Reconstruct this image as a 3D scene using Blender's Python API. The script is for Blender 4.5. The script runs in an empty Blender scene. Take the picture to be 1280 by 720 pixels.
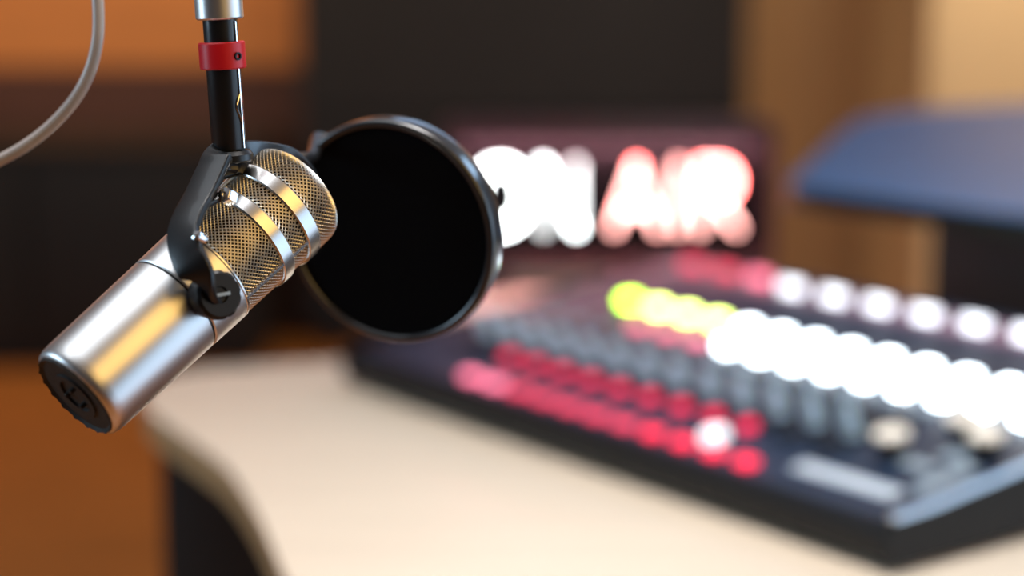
import bpy, bmesh, math, random
from mathutils import Vector, Matrix, Quaternion
random.seed(7)
SC = bpy.context.scene
COL = SC.collection
V = Vector
PI = math.pi

# ------------------------------------------------------------------ camera
FPX = 2360.0
PITCH = math.atan(414 / FPX)
EYE = V((0, 0, 1.25))
FW = V((0, math.cos(PITCH), -math.sin(PITCH)))
UP = V((0, math.sin(PITCH), math.cos(PITCH)))
RT = V((1, 0, 0))

def at(px, py, d):
    """a point of the place, from where it shows in the 1280x720 photograph and its depth in metres"""
    return EYE + d * (FW + (px - 640) / FPX * RT + (360 - py) / FPX * UP)

cam_d = bpy.data.cameras.new('camera')
cam = bpy.data.objects.new('camera', cam_d)
COL.objects.link(cam)
cam.location = EYE
cam.rotation_euler = (PI / 2 - PITCH, 0, 0)
cam_d.sensor_width = 36
cam_d.lens = FPX / 1280 * 36
cam_d.clip_start = 0.05
cam_d.dof.use_dof = True
cam_d.dof.focus_distance = 0.905
cam_d.dof.aperture_fstop = cam_d.lens / 1000 / 0.0266
SC.camera = cam
SC.view_settings.view_transform = 'Standard'
SC.view_settings.look = 'None'
SC.view_settings.gamma = 1
SC.view_settings.use_curve_mapping = False
SC.view_settings.exposure = 0

# ------------------------------------------------------------------ materials
def mat(name, color, rough=0.5, metal=0.0, emit=None, strength=0.0, vary=0.0, scale=(8, 8, 8), bump=0.0, coat=0.0, spec=0.5, aniso=0.0):
    m = bpy.data.materials.new(name)
    m.use_nodes = True
    nt = m.node_tree
    b = nt.nodes['Principled BSDF']
    b.inputs['Base Color'].default_value = (*color, 1)
    b.inputs['Roughness'].default_value = rough
    b.inputs['Metallic'].default_value = metal
    b.inputs['Specular IOR Level'].default_value = spec
    b.inputs['Coat Weight'].default_value = coat
    b.inputs['Anisotropic'].default_value = aniso
    if emit:
        b.inputs['Emission Color'].default_value = (*emit, 1)
        b.inputs['Emission Strength'].default_value = strength
    tc = nt.nodes.new('ShaderNodeTexCoord')
    mp = nt.nodes.new('ShaderNodeMapping')
    mp.inputs['Scale'].default_value = scale
    nz = nt.nodes.new('ShaderNodeTexNoise')
    nz.inputs['Scale'].default_value = 1.0
    nz.inputs['Detail'].default_value = 5
    nt.links.new(tc.outputs['Object'], mp.inputs['Vector'])
    nt.links.new(mp.outputs['Vector'], nz.inputs['Vector'])
    if vary:
        rp = nt.nodes.new('ShaderNodeValToRGB')
        rp.color_ramp.elements[0].position = 0.3
        rp.color_ramp.elements[1].position = 0.7
        rp.color_ramp.elements[0].color = (*[c * (1 - vary) for c in color], 1)
        rp.color_ramp.elements[1].color = (*[min(1, c * (1 + vary)) for c in color], 1)
        nt.links.new(nz.outputs['Fac'], rp.inputs['Fac'])
        nt.links.new(rp.outputs['Color'], b.inputs['Base Color'])
    if bump:
        bp = nt.nodes.new('ShaderNodeBump')
        bp.inputs['Strength'].default_value = bump
        bp.inputs['Distance'].default_value = 0.001
        nt.links.new(nz.outputs['Fac'], bp.inputs['Height'])
        nt.links.new(bp.outputs['Normal'], b.inputs['Normal'])
    return m

M = {}
M['silver'] = mat('satin_nickel', (0.82, 0.81, 0.80), 0.36, 1.0, vary=0.02, scale=(60, 60, 4))
M['frame_silver'] = mat('satin_grille_frame', (0.80, 0.79, 0.78), 0.27, 1.0, vary=0.02, scale=(60, 60, 60))
M['wire'] = mat('steel_wire', (0.94, 0.90, 0.81), 0.34, 1.0)
M['core'] = mat('grille_core', (0.03, 0.018, 0.008), 0.8, vary=0.2, scale=(90, 90, 90))
M['cap'] = mat('dark_end_cap', (0.018, 0.017, 0.014), 0.65, vary=0.25, scale=(200, 200, 200), bump=0.3)
M['black_paint'] = mat('black_enamel', (0.008, 0.009, 0.011), 0.34, coat=0.15, vary=0.1, scale=(40, 40, 40))
M['black_plastic'] = mat('black_plastic', (0.005, 0.005, 0.006), 0.42, spec=0.35, vary=0.15, scale=(60, 60, 60))
M['rim_gloss'] = mat('black_gloss_rim', (0.012, 0.013, 0.016), 0.3, coat=0.8, spec=0.7, vary=0.1, scale=(40, 40, 40))
M['black_cloth'] = mat('black_mesh_cloth', (0.004, 0.004, 0.005), 0.95, vary=0.3, scale=(900, 900, 900), bump=0.2, spec=0.05)
M['chrome'] = mat('chrome', (0.9, 0.9, 0.9), 0.12, 1.0)
M['red'] = mat('red_plastic', (0.70, 0.008, 0.02), 0.38, vary=0.05, scale=(50, 50, 50))
M['cable'] = mat('grey_cable_jacket', (0.50, 0.45, 0.42), 0.32, vary=0.06, scale=(60, 60, 60), coat=0.3)
M['desk'] = mat('pale_maple_laminate', (0.71, 0.605, 0.48), 0.42, vary=0.06, scale=(3, 40, 40))
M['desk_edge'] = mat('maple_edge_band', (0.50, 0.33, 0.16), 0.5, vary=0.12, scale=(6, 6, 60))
M['black_wood'] = mat('black_laminate', (0.006, 0.005, 0.004), 0.6, vary=0.2, scale=(10, 10, 60))
M['console'] = mat('console_black', (0.005, 0.005, 0.006), 0.5, spec=0.25, vary=0.1, scale=(60, 60, 60))
M['console_top'] = mat('console_blue_black', (0.008, 0.021, 0.050), 0.48, spec=0.35, vary=0.1, scale=(50, 50, 50))
M['trim'] = mat('aluminium_trim', (0.72, 0.76, 0.80), 0.3, 1.0)
M['strip'] = mat('grey_blue_strip', (0.34, 0.43, 0.50), 0.4, vary=0.08, scale=(30, 30, 30))
M['slot'] = mat('fader_slot', (0.008, 0.009, 0.011), 0.6)
M['fcap'] = mat('fader_cap_grey', (0.60, 0.82, 0.98), 0.35, vary=0.06, scale=(80, 80, 80))
M['mauve'] = mat('mauve_strip', (0.32, 0.17, 0.24), 0.4, vary=0.1, scale=(30, 30, 30))
M['label'] = mat('pale_label_strip', (0.58, 0.66, 0.74), 0.4, vary=0.08, scale=(50, 50, 50))
M['cream'] = mat('cream_knob_cap', (0.96, 0.90, 0.78), 0.35)
M['led_white'] = mat('lit_white', (0.8, 0.8, 0.8), 0.4, emit=(0.80, 0.92, 1.0), strength=13)
M['led_soft'] = mat('lit_soft_white', (0.8, 0.8, 0.8), 0.4, emit=(0.86, 0.90, 1.0), strength=3.2)
M['led_oval'] = mat('lit_oval_white', (0.8, 0.8, 0.8), 0.4, emit=(0.90, 0.93, 1.0), strength=1.7)
M['led_green'] = mat('lit_green', (0.4, 0.8, 0.1), 0.4, emit=(0.50, 1.0, 0.04), strength=15)
M['led_lime'] = mat('lit_lime', (0.6, 0.8, 0.2), 0.4, emit=(0.78, 1.0, 0.22), strength=13)
M['led_pink'] = mat('lit_pink', (0.8, 0.3, 0.4), 0.4, emit=(1.0, 0.15, 0.27), strength=2.2)
M['led_red'] = mat('lit_red', (0.7, 0.02, 0.05), 0.4, emit=(1.0, 0.02, 0.07), strength=2.2)
M['led_crimson'] = mat('lit_crimson', (0.5, 0.01, 0.04), 0.4, emit=(1.0, 0.02, 0.09), strength=1.6)
M['led_dim_red'] = mat('lit_dim_red', (0.6, 0.03, 0.06), 0.4, emit=(1.0, 0.06, 0.14), strength=1.3)
M['sign_black'] = mat('sign_face_black', (0.003, 0.003, 0.004), 0.6, spec=0.1)
M['sign_frame'] = mat('mauve_acrylic', (0.075, 0.036, 0.043), 0.3, vary=0.08, scale=(20, 20, 20))
M['neon_white'] = mat('lit_letter_white', (0.9, 0.9, 0.9), 0.4, emit=(0.93, 1.0, 1.0), strength=5.5)
M['neon_red'] = mat('lit_letter_red', (0.9, 0.3, 0.3), 0.4, emit=(1.0, 0.47, 0.42), strength=9)
M['shelf'] = mat('black_shelf_blue_sheen', (0.058, 0.165, 0.37), 0.5, vary=0.1, scale=(30, 30, 30))  # black shelf; the blue sheen of reflected light is put into its base colour
M['wall_orange'] = mat('orange_wood', (0.62, 0.23, 0.06), 0.5, vary=0.12, scale=(2, 2, 14))
M['wall_brown'] = mat('dark_brown_wood', (0.10, 0.036, 0.020), 0.5, vary=0.15, scale=(2, 2, 14))
M['wall_tan'] = mat('tan_wood', (0.54, 0.32, 0.15), 0.5, vary=0.14, scale=(5, 5, 0.8))
M['wall_pale'] = mat('pale_tan_wood', (0.72, 0.50, 0.27), 0.5, vary=0.08, scale=(5, 5, 0.8))
M['plaster'] = mat('dark_plaster', (0.10, 0.09, 0.085), 0.8, vary=0.1, scale=(6, 6, 6))
M['ceiling'] = mat('ceiling_paint', (0.45, 0.43, 0.41), 0.8, vary=0.05, scale=(6, 6, 6))
M['floor'] = mat('orange_brown_floor', (0.40, 0.135, 0.025), 0.45, vary=0.2, scale=(2, 14, 2))
M['charcoal'] = mat('charcoal_acoustic_cloth', (0.032, 0.031, 0.034), 0.95, vary=0.2, scale=(60, 60, 60), spec=0.1)
M['cabinet'] = mat('near_black_wood', (0.008, 0.006, 0.005), 0.6, vary=0.2, scale=(3, 3, 20))

# ------------------------------------------------------------------ mesh helpers
def add_box(bm, lo, hi, mtx=None):
    r = bmesh.ops.create_cube(bm, size=1)
    lo, hi = V(lo), V(hi)
    for v in r['verts']:
        v.co = V(((lo.x + hi.x) / 2 + v.co.x * (hi.x - lo.x), (lo.y + hi.y) / 2 + v.co.y * (hi.y - lo.y), (lo.z + hi.z) / 2 + v.co.z * (hi.z - lo.z)))
        if mtx: v.co = mtx @ v.co
    return r['verts']

def bx(lo, hi, bev=0.0, seg=2):
    bm = bmesh.new(); add_box(bm, lo, hi)
    if bev: bmesh.ops.bevel(bm, geom=bm.edges[:], offset=bev, segments=seg, profile=0.7, affect='EDGES')
    return bm

def catmull(pts, n=8):
    out = []
    P = [V(p) for p in pts]
    P = [P[0] * 2 - P[1]] + P + [P[-1] * 2 - P[-2]]
    for i in range(1, len(P) - 2):
        a, b, c, d = P[i - 1:i + 3]
        for k in range(n):
            t = k / n
            out.append(0.5 * ((2 * b) + (c - a) * t + (2 * a - 5 * b + 4 * c - d) * t * t + (3 * b - a - 3 * c + d) * t ** 3))
    out.append(P[-2])
    return out

def sweep(bm, path, section, ref=None):
    """section: list of 2-D points (x along the side vector, y along the normal); ref: fixed normal or None"""
    path = [V(p) for p in path]
    rings = []
    side = None
    for i, p in enumerate(path):
        t = (path[min(i + 1, len(path) - 1)] - path[max(i - 1, 0)]).normalized()
        if ref is not None:
            s = t.cross(V(ref)).normalized()
        else:
            if side is None:
                side = t.cross(V((0.3, 0.2, 0.93))).normalized()
            s = (side - t * side.dot(t)).normalized(); side = s
        n = s.cross(t).normalized()
        rings.append([bm.verts.new(p + s * x + n * y) for x, y in section])
    m = len(section)
    for a, b in zip(rings, rings[1:]):
        for k in range(m):
            bm.faces.new((a[k], a[(k + 1) % m], b[(k + 1) % m], b[k]))
    bm.faces.new(rings[0][::-1]); bm.faces.new(rings[-1])

def circle(r, n=16): return [(r * math.cos(2 * PI * k / n), r * math.sin(2 * PI * k / n)) for k in range(n)]

def rrect(w, h, r, n=4):
    pts = []
    for cx, cy, a in ((w / 2 - r, h / 2 - r, 0), (-w / 2 + r, h / 2 - r, 90), (-w / 2 + r, -h / 2 + r, 180), (w / 2 - r, -h / 2 + r, 270)):
        for k in range(n + 1):
            t = math.radians(a + 90 * k / n); pts.append((cx + r * math.cos(t), cy + r * math.sin(t)))
    return pts

def lathe(bm, prof, n=64, closed=False):
    """prof: (radius, z); caps where the radius reaches zero"""
    rings = []
    for r, z in prof:
        if r < 1e-6: rings.append([bm.verts.new((0, 0, z))])
        else: rings.append([bm.verts.new((r * math.cos(2 * PI * k / n), r * math.sin(2 * PI * k / n), z)) for k in range(n)])
    pr = list(zip(rings, rings[1:]))
    if closed: pr.append((rings[-1], rings[0]))
    for a, b in pr:
        for k in range(n):
            j = (k + 1) % n
            if len(a) == 1 and len(b) == 1: continue
            if len(a) == 1: bm.faces.new((a[0], b[j], b[k]))
            elif len(b) == 1: bm.faces.new((a[k], a[j], b[0]))
            else: bm.faces.new((a[k], a[j], b[j], b[k]))

def prism(bm, pts, z0, z1, zfun=None):
    lo = [bm.verts.new((p[0], p[1], z0 + (zfun(p) if zfun else 0))) for p in pts]
    hi = [bm.verts.new((p[0], p[1], z1 + (zfun(p) if zfun else 0))) for p in pts]
    n = len(pts)
    for k in range(n): bm.faces.new((lo[k], lo[(k + 1) % n], hi[(k + 1) % n], hi[k]))
    bm.faces.new(lo[::-1]); bm.faces.new(hi)

def frame_from(z, x):
    """rotation whose Z is z and whose X is x made perpendicular"""
    z = V(z).normalized(); x = V(x); x = (x - z * x.dot(z)).normalized(); y = z.cross(x)
    return Matrix((x, y, z)).transposed()

def xf(bm, mtx): bmesh.ops.transform(bm, matrix=mtx, verts=bm.verts[:]); return bm

def obj(name, bm, material, parent=None, smooth=True, angle=35):
    bmesh.ops.recalc_face_normals(bm, faces=bm.faces[:])
    me = bpy.data.meshes.new(name); bm.to_mesh(me); bm.free()
    me.materials.append(M[material] if isinstance(material, str) else material)
    if smooth:
        me.polygons.foreach_set('use_smooth', [True] * len(me.polygons))
        try: me.set_sharp_from_angle(angle=math.radians(angle))
        except Exception: pass
    o = bpy.data.objects.new(name, me); COL.objects.link(o)
    if parent: o.parent = parent
    return o

def tag(o, label, cat, group=None):
    o['label'] = label; o['category'] = cat
    if group: o['group'] = group
    return o

def thing(name, label, cat, mtx=None, group=None):
    o = bpy.data.objects.new(name, None); COL.objects.link(o)
    o.empty_display_size = 0.05
    if mtx is not None: o.matrix_world = mtx
    return tag(o, label, cat, group)

def struct(name, bm, m):
    o = obj(name, bm, m, smooth=False); o['kind'] = 'structure'; return o

# ------------------------------------------------------------------ the room
X0, X1, Y0, Y1, ZC = -3.2, 2.8, -1.8, 6.3, 2.7
struct('floor', bx((X0, Y0, -0.1), (X1, Y1, 0)), 'floor')
struct('ceiling', bx((X0, Y0, ZC), (X1, Y1, ZC + 0.1)), 'ceiling')
struct('wall_left', bx((X0 - 0.1, Y0, 0), (X0, Y1, ZC)), 'plaster')
struct('wall_right', bx((X1, Y0, 0), (X1 + 0.1, Y1, ZC)), 'plaster')
struct('wall_front', bx((X0 - 0.1, Y0 - 0.1, 0), (X1 + 0.1, Y0, ZC)), 'plaster')
struct('wall_back', bx((X0 - 0.1, Y1, 0), (X1 + 0.1, Y1 + 0.1, ZC)), 'wall_tan')
# orange wood cladding on the left of the back wall with a dark brown dado below it
bm = bmesh.new()
for k in range(5):
    add_box(bm, (X0, Y1 - 0.03, 0.895 + k * 0.36), (-0.66, Y1, 0.895 + k * 0.36 + 0.356))
struct('trim_1', bm, 'wall_orange')
struct('trim_2', bx((X0, Y1 - 0.05, 0), (-0.66, Y1, 0.89)), 'wall_brown')
# the lighter wood pier on the right
struct('trim_3', bx((1.165, 5.3, 0), (X1, Y1, ZC)), 'wall_pale')

t = thing('low_cabinet', 'long low near-black cabinet standing against the orange wood wall', 'cabinet', Matrix.Translation((-1.80, 5.95, 0)))
obj('body', bx((-1.03, -0.27, 0.06), (1.03, 0.27, 0.66), 0.004), 'cabinet', t)
obj('plinth', bx((-1.01, -0.24, 0), (1.01, 0.25, 0.06)), 'black_wood', t)
obj('top', bx((-1.05, -0.29, 0.66), (1.05, 0.28, 0.69), 0.004), 'cabinet', t)
for k in range(3):
    d = obj('door', bx((-1.0 + k * 0.67, -0.288, 0.08), (-1.0 + k * 0.67 + 0.65, -0.27, 0.645), 0.003), 'cabinet', t)
    hx = -1.0 + k * 0.67 + (0.58 if k % 2 == 0 else 0.05)
    obj('handle', bx((hx, -0.305, 0.45), (hx + 0.012, -0.2875, 0.58), 0.003), 'black_plastic', d)

t = thing('acoustic_panel', 'tall charcoal cloth acoustic panel standing behind the lit sign', 'panel', Matrix.Translation((0.16, 6.1, 0)))
obj('cloth_panel', bx((-0.84, -0.04, 0.05), (0.59, 0.04, 2.45), 0.01), 'charcoal', t)
obj('foot', bx((-0.75, -0.15, 0), (-0.69, 0.12, 0.06), 0.005), 'black_plastic', t)
obj('foot', bx((0.44, -0.15, 0), (0.5, 0.12, 0.06), 0.005), 'black_plastic', t)
for zz in (0.75, 1.45):
    obj('seam', bx((-0.835, -0.0425, zz), (0.585, -0.0395, zz + 0.008)), 'black_cloth', t)

# ------------------------------------------------------------------ the desk
DZ = 0.75
edge = catmull([(-0.160, 1.405), (-0.190, 1.5), (-0.232, 1.66), (-0.285, 1.82), (-0.350, 1.95), (-0.405, 2.06), (-0.43, 2.17), (-0.40, 2.26), (-0.30, 2.30), (-0.19, 2.34), (-0.12, 2.46), (-0.105, 2.7), (-0.10, 3.03)], 6)
rest = [(0.40, 3.05), (0.43, 2.75), (0.64, 2.70), (1.25, 2.60), (1.50, 1.9), (1.45, 1.22), (1.1, 1.25), (0.5, 1.36), (0.1, 1.40), (-0.10, 1.39)]
outline = [(p.x, p.y) for p in (V((a[0], a[1], 0)) for a in edge)] + rest
desk = thing('studio_desk', 'pale maple studio desk with a curved left end under the mixing console', 'desk', Matrix.Translation((0, 0, 0)))
bm = bmesh.new(); prism(bm, outline, DZ - 0.004, DZ); obj('desktop', bm, 'desk', desk)
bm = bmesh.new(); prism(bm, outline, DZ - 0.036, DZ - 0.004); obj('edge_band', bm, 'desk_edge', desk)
bm = bmesh.new(); prism(bm, catmull([(-0.396, 2.09), (-0.37, 2.055), (-0.1, 2.04), (0.2, 2.04)], 4) + [V((0.2, 2.28, 0)), V((-0.34, 2.28, 0)), V((-0.39, 2.2, 0))], 0, DZ - 0.036)
obj('pedestal', bm, 'black_wood', desk)
obj('pedestal', bx((0.95, 1.2, 0), (1.35, 2.5, DZ - 0.036), 0.004), 'black_wood', desk)
obj('modesty_panel', bx((0.2, 2.24, 0.1), (0.95, 2.28, DZ - 0.036), 0.003), 'black_wood', desk)

# ------------------------------------------------------------------ the mixing console
CO = V((-0.1989, 2.1815, DZ))
LX = V((0.58608, -0.81025, 0)); PX = V((0.81025, 0.58608, 0))
CM = Matrix(((LX.x, PX.x, 0, CO.x), (LX.y, PX.y, 0, CO.y), (0, 0, 1, CO.z), (0, 0, 0, 1)))
con = thing('mixing_console', 'wide black broadcast mixing console with lit buttons lying on the maple desk', 'mixing console', CM)
LEN = 0.866
V0, W0, V1, W1 = 0.05, 0.046, 0.45, 0.098
def top_w(v):
    if v < V0: return 0.043 + (W0 - 0.043) * max(0, v) / V0
    return W0 + (W1 - W0) * (v - V0) / (V1 - V0)
def extrude_u(prof, u0, u1):
    bm = bmesh.new()
    a = [bm.verts.new((u0, v, w)) for v, w in prof]; b = [bm.verts.new((u1, v, w)) for v, w in prof]
    n = len(prof)
    for k in range(n): bm.faces.new((a[k], a[(k + 1) % n], b[(k + 1) % n], b[k]))
    bm.faces.new(a[::-1]); bm.faces.new(b)
    return bm
prof = [(0.012, 0.008), (0.003, 0.011), (0.0, 0.016), (0.0, 0.036), (0.002, 0.040), (0.006, 0.042), (V0, 0.0445), (V1, 0.0965), (0.525, 0.106), (0.535, 0.100), (0.535, 0.012), (0.53, 0.008)]
obj('chassis', extrude_u(prof, 0.012, LEN - 0.012), 'console', con)
cheek = [(0.010, 0.006), (0.0, 0.010), (-0.002, 0.016), (-0.002, 0.038), (0.001, 0.043), (0.007, 0.046), (V0, 0.0485), (V1, 0.1005), (0.528, 0.110), (0.538, 0.102), (0.538, 0.010), (0.53, 0.006)]
for u0, u1 in ((0, 0.012), (LEN - 0.012, LEN)):
    ck = obj('side_cheek', extrude_u(cheek, u0, u1), 'console', con)
bm = bmesh.new(); sweep(bm, [(LEN - 0.005, v, w) for v, w in cheek[5:9]], circle(0.0046, 14), ref=(1, 0, 0)); obj('edge_trim', bm, 'trim', con)
plate = [(0.010, 0.0425), (V0, 0.0447), (V1, 0.0967), (0.522, 0.1060), (0.522, 0.1072), (V1, W1), (V0, W0), (0.010, 0.0438)]
obj('top_panel', extrude_u(plate, 0.014, LEN - 0.014), 'console_top', con)
for u in (0.06, LEN - 0.06):
    for v in (0.06, 0.48):
        f = bmesh.new(); lathe(f, [(0, 0), (0.014, 0), (0.016, 0.009), (0, 0.009)], 16); xf(f, Matrix.Translation((u, v, 0)))
        obj('rubber_foot', f, 'black_plastic', con)
TILT = math.atan2(W1 - W0, V1 - V0)
def on_top(u, v, dw=0.0):
    return Matrix.Translation((u, v, top_w(v) + dw)) @ Matrix.Rotation(TILT if v > V0 else 0.03, 4, 'X')
def pad(name, u, v, sx, sy, h, m, bev=0.0015, parent=None):
    bm = bx((-sx / 2, -sy / 2, -0.0005), (sx / 2, sy / 2, h), bev); xf(bm, on_top(u, v))
    return obj(name, bm, m, parent or con)

# fader strips
NF = 13
UF = [0.100 + k * 0.0488 for k in range(NF)]
for k, u in enumerate(UF):
    st = pad('fader_strip', u, 0.160, 0.030, 0.110, 0.003, 'console', 0.0010)
    bm = bx((-0.0030, -0.050, 0.0029), (0.0030, 0.050, 0.0036)); xf(bm, on_top(u, 0.160)); obj('slot', bm, 'slot', st)
    # the tall moulded fader cap: waisted block leaning to the front
    bm = bmesh.new()
    cp = [(-0.009, 0.003), (-0.0095, 0.016), (-0.0085, 0.034), (-0.0060, 0.0365), (-0.002, 0.0345), (0.002, 0.0355), (0.0045, 0.031), (0.0075, 0.014), (0.009, 0.003)]
    a = [bm.verts.new((-0.0066 + 0.05 * z, 0.75 * y - 0.12 * z, z)) for y, z in cp]; b = [bm.verts.new((0.0066 - 0.05 * z, 0.75 * y - 0.12 * z, z)) for y, z in cp]
    for j in range(len(cp)): bm.faces.new((a[j], a[(j + 1) % len(cp)], b[(j + 1) % len(cp)], b[j]))
    bm.faces.new(a[::-1]); bm.faces.new(b); xf(bm, on_top(u, 0.142)); obj('fader_cap', bm, 'fcap', st)
# red lit keys at the foot of the strips, and the front row
for k, u in enumerate(UF):
    bm = bmesh.new(); lathe(bm, [(0, 0), (0.0085, 0), (0.0080, 0.004), (0.0070, 0.005), (0, 0.005)], 20); xf(bm, on_top(u, 0.236)); obj('trim_knob', bm, 'strip', con)
    pad('channel_key', u, 0.100, 0.012, 0.014, 0.008, 'led_crimson' if 1 < k < 11 else 'black_plastic')
for k in range(11):
    u = 0.222 + k * 0.0438
    m = 'led_pink' if k in (0, 1) else 'led_dim_red' if k in (2, 3, 4, 5, 6) else 'led_red'
    pad('start_key', u, 0.031, 0.024 if k < 7 else 0.018, 0.015, 0.006, m)
# the white lit oval key among the red ones
bm = bmesh.new(); lathe(bm, [(0, 0), (0.013, 0), (0.013, 0.009), (0.010, 0.012), (0, 0.0125)], 32)
xf(bm, on_top(0.583, 0.062) @ Matrix.Diagonal((0.8, 1.1, 0.8, 1))); obj('oval_key', bm, 'led_oval', con)
# rows of lit keys behind the faders
for k in range(14):
    u = 0.130 + k * 0.0530
    m = 'led_green' if k == 0 else 'led_lime' if k < 4 else 'led_white'
    pad('cue_key', u, 0.330, 0.019, 0.016, 0.008, m)
for k in range(12):
    u = 0.222 + k * 0.0510
    m = 'led_pink' if k < 3 else 'led_white'
    pad('route_key', u, 0.268, 0.018, 0.015, 0.008, m)
for k in range(10):
    u = 0.390 + k * 0.0480
    pad('talk_key', u, 0.300, 0.019, 0.015, 0.008, 'led_white')
# the mauve strip along the back with red and white windows
pad('display_strip', 0.44, 0.464, 0.80, 0.040, 0.006, 'mauve')
def upright(name, u, v, w, h, m):
    bm = bx((-w / 2, -0.004, -0.003), (w / 2, 0.006, h), 0.0015); xf(bm, Matrix.Translation((u, v, top_w(v) + 0.005))); obj(name, bm, m, con)
for k in range(3):
    upright('meter_window', 0.085 + k * 0.062, 0.470, 0.030, 0.012, 'led_pink' if k == 2 else 'led_dim_red')
for k in range(9):
    upright('display_key', 0.276 + k * 0.0705, 0.458, 0.030, 0.012, 'led_soft')
# label strips and rotary knobs on the monitor section
pad('label_strip', 0.757, 0.060, 0.120, 0.022, 0.0015, 'label', 0.0005)
pad('label_strip', 0.824, 0.112, 0.016, 0.075, 0.0015, 'strip', 0.0005)
pad('label_strip', 0.775, 0.125, 0.050, 0.016, 0.0015, 'strip', 0.0005)
pad('label_strip', 0.795, 0.160, 0.030, 0.020, 0.0015, 'strip', 0.0005)
for u, v in ((0.748, 0.128), (0.770, 0.200), (0.815, 0.176)):
    bm = bmesh.new(); lathe(bm, [(0, 0), (0.017, 0), (0.017, 0.003), (0.0125, 0.005), (0.0115, 0.018), (0, 0.018)], 32); xf(bm, on_top(u, v))
    kn = obj('rotary_knob', bm, 'black_plastic', con)
    bm = bmesh.new(); lathe(bm, [(0, 0.018), (0.0125, 0.018), (0.0165, 0.0195), (0.0165, 0.023), (0.014, 0.025), (0, 0.025)], 32); xf(bm, on_top(u, v))
    obj('knob_cap', bm, 'cream', kn)

# ------------------------------------------------------------------ the lit sign
SD = 2.85
K = SD / FPX
sc_ = at(760, 245, SD)
SY = sc_.y
sg = thing('on_air_sign', 'lit ON AIR sign with mauve frame standing behind the mixing console', 'sign', Matrix.Translation((sc_.x, SY, DZ)))
cz = sc_.z - DZ
def sx(px): return (px - 760) * K
def sz(py): return cz + (245 - py) * K
W_, H_ = 0.5 * (968 - 552) * K, 0.5 * (334 - 143) * K
obj('housing', bx((-W_ + 0.02, 0.0, cz - H_ + 0.02), (W_ - 0.02, 0.045, cz + H_ - 0.02), 0.004), 'black_plastic', sg)
obj('face_panel', bx((-W_ + 0.024, -0.004, cz - H_ + 0.024), (W_ - 0.024, 0.002, cz + H_ - 0.024), 0.001), 'sign_black', sg)
# rounded frame around the face
bm = bmesh.new()
outer = rrect(2 * W_, 2 * H_, 0.022, 6); inner = rrect(2 * W_ - 0.046, 2 * H_ - 0.056, 0.010, 6)
rings = [[bm.verts.new((x, y, z + cz)) for x, z in pts] for pts, y in ((outer, 0.05), (outer, -0.012), (inner, -0.012), (inner, 0.05))]
n = len(outer)
for a, b in zip(rings, rings[1:] + rings[:1]):
    for k in range(n): bm.faces.new((a[k], a[(k + 1) % n], b[(k + 1) % n], b[k]))
obj('frame', bm, 'sign_frame', sg)
obj('foot', bx((-0.19, -0.04, 0), (-0.15, 0.075, cz - H_ + 0.002), 0.002), 'black_plastic', sg)
obj('foot', bx((0.15, -0.04, 0), (0.19, 0.075, cz - H_ + 0.002), 0.002), 'black_plastic', sg)
# letters: rounded strokes standing on the face
SW = 0.0050
def stroke(bm, a, b):
    (ax, az), (bx_, bz) = a, b
    d = math.hypot(bx_ - ax, bz - az); ang = math.atan2(bz - az, bx_ - ax)
    pts = []
    for c, s in ((d, -90), (0, 90)):
        for k in range(9):
            t = math.radians(s + 180 * k / 8); pts.append((c + SW * math.cos(t), SW * math.sin(t)))
    lo, hi = [], []
    for x, z in pts:
        X = ax + x * math.cos(ang) - z * math.sin(ang); Z = az + x * math.sin(ang) + z * math.cos(ang)
        lo.append(bm.verts.new((X, -0.003, Z))); hi.append(bm.verts.new((X, -0.010, Z)))
    m = len(lo)
    for k in range(m): bm.faces.new((lo[k], lo[(k + 1) % m], hi[(k + 1) % m], hi[k]))
    bm.faces.new(lo[::-1]); bm.faces.new(hi)
def letter(lines, m, label=None):
    bm = bmesh.new()
    for ln in lines:
        q = [(sx(x), sz(y)) for x, y in ln]
        for a, b in zip(q, q[1:]): stroke(bm, a, b)
    o = obj('letter', bm, m, sg, smooth=False)
    if label: o['label'] = label
T, B = 206, 284
letter([[(626 + 30 * math.cos(2 * PI * k / 28), 245 + 39 * math.sin(2 * PI * k / 28)) for k in range(29)]], 'neon_white', 'white lit letter O')
letter([[(679, B), (679, T), (720, B), (720, T)]], 'neon_white', 'white lit letter N')
letter([[(768, B), (795, T), (822, B)], [(777, 260), (813, 260)]], 'neon_red', 'pink lit letter A')
letter([[(847, T), (847, B)]], 'neon_red', 'pink lit letter I')
arc = [(899 + 17 * math.cos(math.radians(a)), 226 + 20 * math.sin(math.radians(a))) for a in range(-90, 91, 20)]
letter([[(875, B), (875, T)] + arc + [(876, 246)], [(894, 246), (920, B)]], 'neon_red', 'pink lit letter R')

# ------------------------------------------------------------------ the raised shelf on the right
ST = 0.12
fl = V((0.367, 2.5, 0))
def shelf_z(p):
    d = V((p[0] - fl.x, p[1] - fl.y, 0)).dot(PX); return 0.954 + ST * d
shelf = thing('raised_shelf', 'black sloping shelf with a painted blue sheen on a black pedestal at the right end of the desk', 'shelf', Matrix.Identity(4))
A_, B_, C_, D_ = V((0.367, 2.5)), V((0.555, 2.995)), V((1.15, 2.85)), V((0.90, 1.78))
def corner(p, a, b, r, n=6):
    u = (a - p).normalized(); w = (b - p).normalized(); s, e = p + u * r, p + w * r
    return [((1 - t) ** 2 * s + 2 * t * (1 - t) * p + t * t * e) for t in [k / n for k in range(n + 1)]]
pts = corner(A_, B_, D_, 0.02) + corner(D_, A_, C_, 0.03) + corner(C_, D_, B_, 0.05) + corner(B_, C_, A_, 0.12)
bm = bmesh.new(); prism(bm, pts, -0.006, 0.0, shelf_z); obj('shelf_top', bm, 'shelf', shelf)
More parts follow.
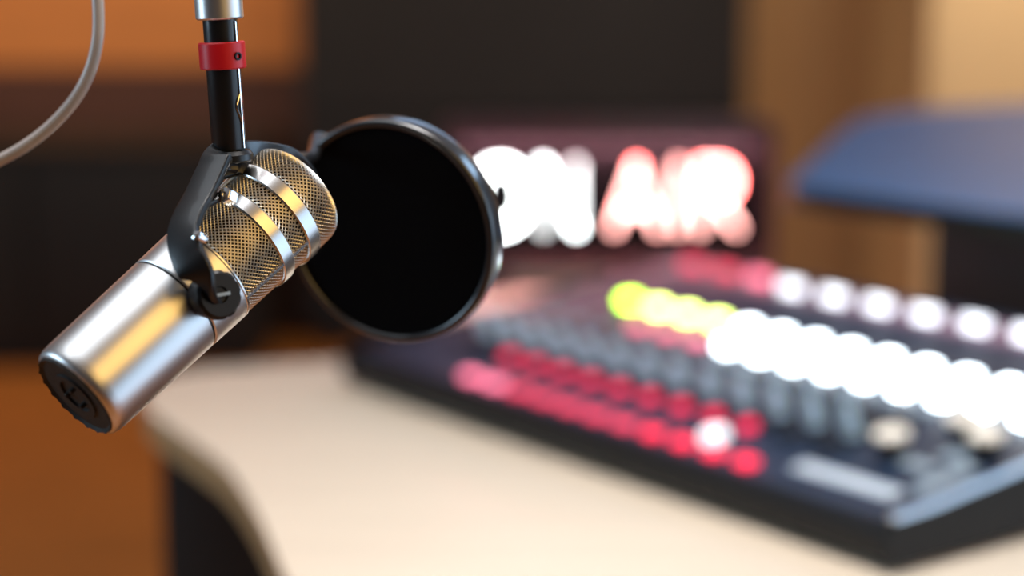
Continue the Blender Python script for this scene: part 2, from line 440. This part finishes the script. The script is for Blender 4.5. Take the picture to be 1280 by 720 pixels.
bm = bmesh.new(); prism(bm, pts, -0.030, -0.006, shelf_z); obj('shelf_board', bm, 'black_plastic', shelf)
ped = [V((0.560, 2.49)), V((0.925, 2.03)), V((1.12, 2.18)), V((0.74, 2.62))]
bm = bmesh.new()
lo = [bm.verts.new((p.x, p.y, DZ)) for p in ped]; hi = [bm.verts.new((p.x, p.y, shelf_z(p) - 0.030)) for p in ped]
for k in range(4): bm.faces.new((lo[k], lo[(k + 1) % 4], hi[(k + 1) % 4], hi[k]))
bm.faces.new(lo[::-1]); bm.faces.new(hi)
obj('pedestal', bm, 'black_wood', shelf)

# ------------------------------------------------------------------ the microphone
DB, DT = 0.866, 0.940
mb = at(94, 495, DB); mt = at(368, 242, DT)
axis = (mt - mb); ML = axis.length; axis.normalize()
mid = (mb + mt) / 2
view = (mid - EYE).normalized()
MN = (-view + axis * view.dot(axis)).normalized()           # the side that faces the lens
MR = frame_from(axis, MN)
ME = axis.cross(MN)                                          # local Y
MM = Matrix.Translation(mb) @ MR.to_4x4()
mic = thing('studio_microphone', 'silver studio microphone with woven wire grille hanging tilted in the black yoke', 'microphone', MM)
S = ML / 0.155
def mr(z): return 0.0253 + (0.0283 - 0.0253) * min(1, z / 0.14)
def zz(z): return z * S
def ring_prof(z0, z1, r_in, dr=0.0, ch=0.0006):
    return [(r_in, zz(z0)), (mr(z0) + dr - ch, zz(z0)), (mr(z0) + dr, zz(z0) + ch), (mr(z1) + dr, zz(z1) - ch), (mr(z1) + dr - ch, zz(z1)), (r_in, zz(z1))]
bm = bmesh.new()
lathe(bm, [(0.020, 0.003), (0.0215, 0.0), (0.0232, 0.0004), (0.0244, 0.0016), (0.0251, 0.0040), (mr(0.006), zz(0.008)), (mr(0.06), zz(0.0655)), (mr(0.066) - 0.0008, zz(0.0660)), (0.020, zz(0.0660))], 96)
obj('body', bm, 'silver', mic)
bm = bmesh.new(); lathe(bm, [(0.019, zz(0.0655)), (mr(0.066) - 0.0007, zz(0.0655)), (mr(0.066) - 0.0007, zz(0.0675)), (0.019, zz(0.0675))], 96)
obj('groove_ring', bm, 'black_plastic', mic)
bm = bmesh.new(); lathe(bm, [(0.020, zz(0.0670)), (mr(0.066) - 0.0006, zz(0.0670)), (mr(0.067), zz(0.0676)), (mr(0.089), zz(0.0890) - 0.0006), (mr(0.089) - 0.0006, zz(0.089)), (0.020, zz(0.089))], 96)
obj('collar', bm, 'silver', mic)
# end cap with a ridged rim and the socket
bm = bmesh.new()
n = 72; prof_ = []
lathe(bm, [(0, 0.0008), (0.009, 0.0008), (0.0092, -0.0004), (0.0125, -0.0004), (0.0127, 0.0006), (0.0205, 0.0006), (0.0222, -0.0006), (0.0229, 0.0006), (0.0222, 0.003), (0, 0.003)], n)
for v in bm.verts:
    r = math.hypot(v.co.x, v.co.y)
    if 0.0218 < r < 0.0225 and v.co.z < 0:
        k = round(math.atan2(v.co.y, v.co.x) / (2 * PI) * n)
        if k % 4 == 0: v.co.z -= 0.0006; v.co.x *= 1.01; v.co.y *= 1.01
cap = obj('end_cap', bm, 'cap', mic)
cap['label'] = 'dark grey end cap'
for a in (90, 210, 330):
    bm = bmesh.new(); lathe(bm, [(0, -0.0022), (0.0011, -0.0022), (0.0013, -0.0016), (0.0013, 0.001), (0, 0.001)], 12)
    xf(bm, Matrix.Translation((0.0055 * math.cos(math.radians(a)), 0.0055 * math.sin(math.radians(a)), 0))); obj('socket_pin', bm, 'cap', cap)
# grille frame: rings and ribs
for z0, z1, dr in ((0.0885, 0.0905, 0.0), (0.1150, 0.1225, 0.0006), (0.1330, 0.1412, 0.0008)):
    bm = bmesh.new(); pr = ring_prof(z0, z1, mr(z0) - 0.0022, dr); lathe(bm, pr, 96, closed=True); obj('grille_band', bm, 'frame_silver', mic)
ERIB = []
for a in (50, 110, 230, 290):
    bm = bmesh.new()
    w = math.radians(1.9); rings = []
    for z in (0.0895, 0.10, 0.11, 0.12, 0.1335):
        rings.append([bm.verts.new((r * math.cos(math.radians(a) + s), r * math.sin(math.radians(a) + s), zz(z))) for r, s in ((mr(z) + 0.0004, -w), (mr(z) + 0.0004, w), (mr(z) - 0.002, w), (mr(z) - 0.002, -w))])
    for p, q in zip(rings, rings[1:]):
        for k in range(4): bm.faces.new((p[k], p[(k + 1) % 4], q[(k + 1) % 4], q[k]))
    bm.faces.new(rings[0][::-1]); bm.faces.new(rings[-1])
    obj('grille_rib', bm, 'frame_silver', mic)
# woven wire: a diamond net wrapped round the head, turned into wires
def net(prof, nn):
    bm = bmesh.new(); rows = []
    for i, (r, z) in enumerate(prof):
        off = 0.5 * (i % 2)
        rows.append([bm.verts.new((r * math.cos(2 * PI * (k + off) / nn), r * math.sin(2 * PI * (k + off) / nn), z)) for k in range(nn)])
    for i in range(len(rows) - 2):
        a, b, c = rows[i:i + 3]
        for k in range(nn):
            if i % 2 == 0: bm.faces.new((a[k], b[k], c[k], b[(k - 1) % nn]))
            else: bm.faces.new((a[k], b[(k + 1) % nn], c[k], b[k]))
    return bm
NW = 66
step = 2 * PI * 0.0275 / NW * 0.46
def wires(name, prof, mtl):
    o = obj(name, net(prof, NW), mtl, mic, smooth=False)
    w = o.modifiers.new('wire', 'WIREFRAME'); w.thickness = 0.0010; w.use_even_offset = False; w.use_replace = True
    return o
nz = int((zz(0.1345) - zz(0.0885)) / step)
g = wires('wire_mesh', [(mr(0.09 + 0.045 * i / nz) - 0.0012, zz(0.0885) + step * i) for i in range(nz + 1)], 'wire')
# domed end
arcp = []
z0 = zz(0.1405); r0 = mr(0.14) - 0.0006
s_ = 0.0; straight = 0.0105; rad = 0.0085
def dome(s):
    if s < straight: return (r0, z0 + s)
    a = (s - straight) / rad
    if a < PI / 2: return (r0 - rad + rad * math.cos(a), z0 + straight + rad * math.sin(a))
    return (r0 - rad - (s - straight - rad * PI / 2), z0 + straight + rad)
rows = []
s = 0.0
while True:
    r, z = dome(s)
    if r < 0.006: break
    rows.append((r, z)); s += 2 * PI * max(r, 0.010) / NW * 0.46
wires('dome_mesh', rows, 'wire')['label'] = 'silvery woven wire dome'
bm = bmesh.new(); lathe(bm, [(0, zz(0.088)), (0.0248, zz(0.088)), (mr(0.13) - 0.0024, zz(0.135)), (r0 - 0.0016, z0 + straight), (r0 - rad * 0.9, z0 + straight + rad - 0.0015), (0.0066, z0 + straight + rad - 0.0015), (0.0066, z0 + straight + rad + 0.0004), (0, z0 + straight + rad + 0.0004)], 64)
obj('inner_core', bm, 'core', mic)

def mic_pt(z, ang, dr=0.0):
    a = math.radians(ang)
    return MM @ V(((mr(z) + dr) * math.cos(a), (mr(z) + dr) * math.sin(a), zz(z)))

# ------------------------------------------------------------------ boom pole and yoke
PD = 0.908
pbot = at(286.5, 187, PD)
pdir = V((-0.046, 0, 1)).normalized()
def pole_at(h): return pbot + pdir * h
hpx = PD / FPX / math.cos(PITCH)
def pole_h(py): return (187 - py) * hpx
boom = thing('boom_pole', 'black microphone boom pole with red band and silver upper tube hanging above the microphone', 'boom', Matrix.Identity(4))
PR = frame_from(pdir, V((0, -1, 0))).to_4x4()
def pole_part(name, prof, m, parent=None):
    bm = bmesh.new(); lathe(bm, prof, 48); xf(bm, Matrix.Translation(pbot) @ PR); return obj(name, bm, m, parent or boom)
top_h = (ZC - pbot.z) / pdir.z
pole_part('rod', [(0, -0.001), (0.0076, -0.001), (0.0082, 0.0), (0.0082, pole_h(20)), (0, pole_h(20))], 'black_paint')
hs = pole_h(28)
pole_part('sleeve', [(0, hs), (0.0105, hs), (0.0114, hs + 0.0009), (0.0114, top_h), (0, top_h)], 'silver')['label'] = 'silver upper tube'
pole_part('ceiling_flange', [(0, top_h - 0.012), (0.04, top_h - 0.012), (0.045, top_h - 0.006), (0.045, top_h - 0.001), (0, top_h - 0.001)], 'black_paint')
b0, b1 = pole_h(88), pole_h(55)
band = pole_part('band', [(0.0082, b0), (0.0106, b0), (0.0111, b0 + 0.0006), (0.0111, b1 - 0.0006), (0.0106, b1), (0.0082, b1)], 'red')
band['label'] = 'red plastic band'
a = math.radians(48)
sd = (V((0, -1, 0)) * math.cos(a) + V((1, 0, 0)) * math.sin(a)).normalized()
bm = bmesh.new(); lathe(bm, [(0, 0), (0.0019, 0), (0.0019, 0.0022), (0.0012, 0.0022), (0.0010, 0.0012), (0, 0.0012)], 20)
xf(bm, Matrix.Translation(pole_at((b0 + b1) / 2) + sd * 0.0098) @ frame_from(sd, V((0, 0, 1))).to_4x4()); obj('set_screw', bm, 'black_plastic', band)
# the little wire loop clip, and a straight wire drawn as the rod's highlight
def rim_dir(a): return V((math.sin(math.radians(a)), -math.cos(math.radians(a)), 0))
bm = bmesh.new()
sweep(bm, [pole_at(h) + rim_dir(64) * 0.0084 for h in (pole_h(184), pole_h(140), pole_h(92), pole_h(60), pole_h(30))], circle(0.0007, 8))
sweep(bm, catmull([pole_at(pole_h(y)) + rim_dir(a) * 0.0085 for y, a in ((152, 63), (144, 54), (134, 46), (126, 52), (118, 63))], 6), circle(0.0006, 8))
obj('wire_clip_and_glint', bm, 'chrome', boom)['label'] = 'thin bright wire clip and highlight line on the rod'

# yoke
yoke_parent = boom
vn = (EYE - mid).normalized()
blk = pbot + V((0.000, 0, -0.003))
bm = bmesh.new(); lathe(bm, [(0, -0.003), (0.0105, -0.003), (0.0115, -0.002), (0.0115, 0.0008), (0.0098, 0.0026), (0, 0.0026)], 40)
xf(bm, Matrix.Translation(blk) @ PR); obj('yoke_hub', bm, 'black_paint', boom)
near_c = mic_pt(0.0715, 16, 0.0045)
far_c = mic_pt(0.0715, 196, 0.0045)
outn = (near_c - (MM @ V((0, 0, zz(0.0715))))).normalized()
path = catmull([blk + V((0.003, -0.003, -0.0005)), at(274, 194, 0.900), at(265, 210, 0.894), at(251, 240, 0.884), at(236, 268, 0.873), at(229, 292, 0.866), at(234, 318, 0.860), at(247, 343, 0.858), near_c + outn * 0.001, near_c + outn * 0.001 + (near_c - at(247, 343, 0.858)).normalized() * 0.009], 7)
bm = bmesh.new(); sweep(bm, path, rrect(0.0165, 0.0042, 0.0012, 3), ref=V((-0.42, -0.80, 0.42))); obj('yoke_arm', bm, 'black_paint', boom)
outf = -outn
path = catmull([blk + V((-0.006, 0.002, -0.004)), at(305, 197, 0.920), at(335, 198, 0.936), at(362, 206, 0.955), at(380, 228, 0.972), at(382, 262, 0.984), at(352, 310, 0.985), at(300, 335, 0.968), far_c + outf * 0.002], 7)
bm = bmesh.new(); sweep(bm, path, rrect(0.0165, 0.0042, 0.0012, 3), ref=V((-0.15, -0.95, 0.25))); obj('yoke_arm', bm, 'black_paint', boom)
# pivot knobs
for c, o_, in ((near_c, outn), (far_c, outf)):
    bm = bmesh.new(); lathe(bm, [(0, -0.0046), (0.0100, -0.0046), (0.0108, 0.0), (0.0112, 0.002), (0.0115, 0.0032), (0.0115, 0.0075), (0.0100, 0.0090), (0.0040, 0.0090), (0.0036, 0.0078), (0, 0.0078)], 40)
    for v in bm.verts:
        r = math.hypot(v.co.x, v.co.y)
        if r > 0.0110:
            k = round(math.atan2(v.co.y, v.co.x) / (2 * PI) * 40)
            if k % 4 == 0: v.co.x *= 0.95; v.co.y *= 0.95
    xf(bm, Matrix.Translation(c) @ frame_from(o_, axis).to_4x4())
    kn = obj('pivot_knob', bm, 'black_plastic', boom)
    bm = bx((-0.0050, -0.0008, 0.0086), (0.0050, 0.0008, 0.0094), 0.0003); xf(bm, Matrix.Translation(c) @ frame_from(o_, axis + ME * 0.6).to_4x4()); obj('knob_slot', bm, 'strip', kn)
# chrome screws of the yoke
for px, py, d, r in ((248, 296, 0.858, 0.0026), (283, 244, 0.884, 0.0042)):
    p = at(px, py, d); dirv = (V((-0.42, -0.80, 0.42))).normalized()
    bm = bmesh.new(); lathe(bm, [(0, -0.004), (r, -0.004), (r, 0.001), (r * 0.8, 0.0022), (r * 0.35, 0.0024), (r * 0.3, 0.0012), (0, 0.0012)], 6 if r > 0.003 else 20)
    xf(bm, Matrix.Translation(p) @ frame_from(dirv, V((0, 0, 1))).to_4x4()); obj('screw', bm, 'chrome', boom)
# stay that carries the large screw beside the grille
bm = bmesh.new(); sweep(bm, catmull([at(246, 262, 0.876), at(262, 252, 0.882), at(276, 246, 0.886), at(290, 244, 0.889)], 5), rrect(0.005, 0.003, 0.0008, 2), ref=V((-0.42, -0.80, 0.42))); obj('yoke_tab', bm, 'black_paint', boom)

# ------------------------------------------------------------------ pop filter
PFD = 1.02
pc = at(487, 290, PFD)
pn = (RT * (0.48 * 0.80) + UP * (0.48 * 0.60) + FW * 0.877).normalized()
PFM = Matrix.Translation(pc) @ frame_from(pn, UP).to_4x4()
pf = thing('pop_filter', 'round black pop filter on a curved arm in front of the microphone head', 'pop filter', PFM)
RP = 0.0622
bm = bmesh.new()
sec = rrect(0.0046, 0.0145, 0.0020, 4)
prof_ = [(RP - 0.0021 + x, y + 0.004) for x, y in sec]
lathe(bm, prof_, 128, closed=True); obj('rim', bm, 'rim_gloss', pf)
for z, m in ((-0.0005, 1), (0.0075, -1)):
    bm = bmesh.new(); lathe(bm, [(0, z + 0.0012 * m)] + [(RP * f, z + 0.0012 * m * (1 - f * f)) for f in (0.15, 0.3, 0.45, 0.6, 0.75, 0.9)] + [(RP - 0.003, z), (RP - 0.003, z + 0.0006 * m), (0, z + 0.0018 * m)], 96); obj('mesh_screen', bm, 'black_cloth', pf)
inv = PFM.inverted()
rim_pt = pc + (at(408, 190, PFD + 0.015) - pc).normalized() * (RP - 0.001) + pn * 0.006
path = catmull([at(352, 204, 0.951), at(372, 200, 0.975), at(390, 196, 1.0), rim_pt + V((-0.006, 0.002, 0.004)), rim_pt], 8)
bm = bmesh.new(); sweep(bm, path, rrect(0.0075, 0.0055, 0.002, 3), ref=V((0.2, -0.9, 0.3))); xf(bm, inv); obj('support_arm', bm, 'black_paint', pf)

# ------------------------------------------------------------------ cable
cp = [pole_at(0.40) + V((-0.0148, 0, 0)), at(190, -380, 0.935), at(130, -210, 0.95), at(114, -100, 0.955), at(120, -30, 0.96), at(123, 20, 0.96), at(121, 55, 0.96), at(111, 92, 0.962), at(92, 126, 0.965), at(64, 157, 0.968), at(32, 182, 0.97), at(0, 200, 0.972), at(-50, 222, 0.975), at(-140, 236, 0.98), at(-260, 230, 0.99), at(-420, 300, 1.0), at(-560, 600, 1.02)]
end = cp[-1]
cp += [V((end.x - 0.05, end.y + 0.02, 0.5)), V((end.x - 0.06, end.y + 0.03, 0.12)), V((end.x - 0.02, end.y + 0.1, 0.0035)), V((end.x + 0.1, end.y + 0.35, 0.0035))]
bm = bmesh.new(); sweep(bm, catmull(cp, 8), circle(0.0031, 14))
tag(obj('microphone_cable', bm, 'cable'), 'grey cable looping down beside the boom pole', 'cable')

# ------------------------------------------------------------------ light
def area(name, loc, target, sx_, sy_, power, color, spread=180):
    l = bpy.data.lights.new(name, 'AREA'); l.shape = 'RECTANGLE'; l.size = sx_; l.size_y = sy_; l.energy = power; l.color = color; l.spread = math.radians(spread)
    o = bpy.data.objects.new(name, l); COL.objects.link(o); o.location = loc
    o.rotation_euler = (V(target) - V(loc)).to_track_quat('-Z', 'Y').to_euler(); return o
area('ceiling_light', (0.10, 1.40, 2.62), (0.12, 1.42, 0.75), 0.55, 0.5, 7.0, (1.0, 0.97, 0.95), 76)
area('soft_ceiling_light', (-0.62, 1.0, 2.60), (-0.45, 0.97, 1.1), 1.5, 1.3, 12.5, (0.86, 0.93, 1.0))
area('warm_lamp', (1.0, -0.10, 2.05), (-0.15, 0.9, 1.09), 1.3, 1.2, 11, (1.0, 0.60, 0.17))
area('blue_side_fill', (1.55, 0.72, 0.75), (-0.15, 0.9, 0.95), 1.3, 1.3, 9, (0.55, 0.76, 1.0))  # added fill out of view, gives the microphone its blue right side
area('window_light', (2.7, 1.6, 1.35), (0.0, 1.4, 1.05), 1.6, 1.6, 16, (0.55, 0.76, 1.0))
area('left_cool_fill', (-3.1, 0.9, 1.5), (0, 1.7, 0.85), 1.6, 1.3, 44, (0.58, 0.80, 1.0))  # added cool fill that brightens the fader caps; the wall has no window
area('skylight', (1.9, 2.45, 2.62), (1.3, 2.2, 0.8), 0.95, 0.95, 20, (0.45, 0.70, 1.0))
area('back_daylight', (0.5, 3.7, 2.62), (0.5, 2.6, 0.9), 1.4, 0.8, 7, (0.40, 0.65, 1.0))
area('left_wall_washer', (-1.7, 5.3, 2.5), (-1.7, 6.3, 1.3), 1.6, 0.2, 29, (1.0, 0.72, 0.42))
area('right_wall_washer', (1.6, 4.4, 2.55), (1.5, 6.0, 1.2), 1.0, 0.3, 46, (1.0, 0.84, 0.62))
area('pink_desk_fill', (sc_.x, SY - 0.0125, sc_.z + H_ - 0.032), (sc_.x, SY - 0.0125, 0.75), 0.44, 0.01, 2.6, (1.0, 0.40, 0.45))  # added fill under the top band, spreads the letters' pink glow over the desk
w = bpy.data.worlds.new('world'); SC.world = w; w.use_nodes = True
w.node_tree.nodes['Background'].inputs['Color'].default_value = (0.02, 0.022, 0.026, 1)
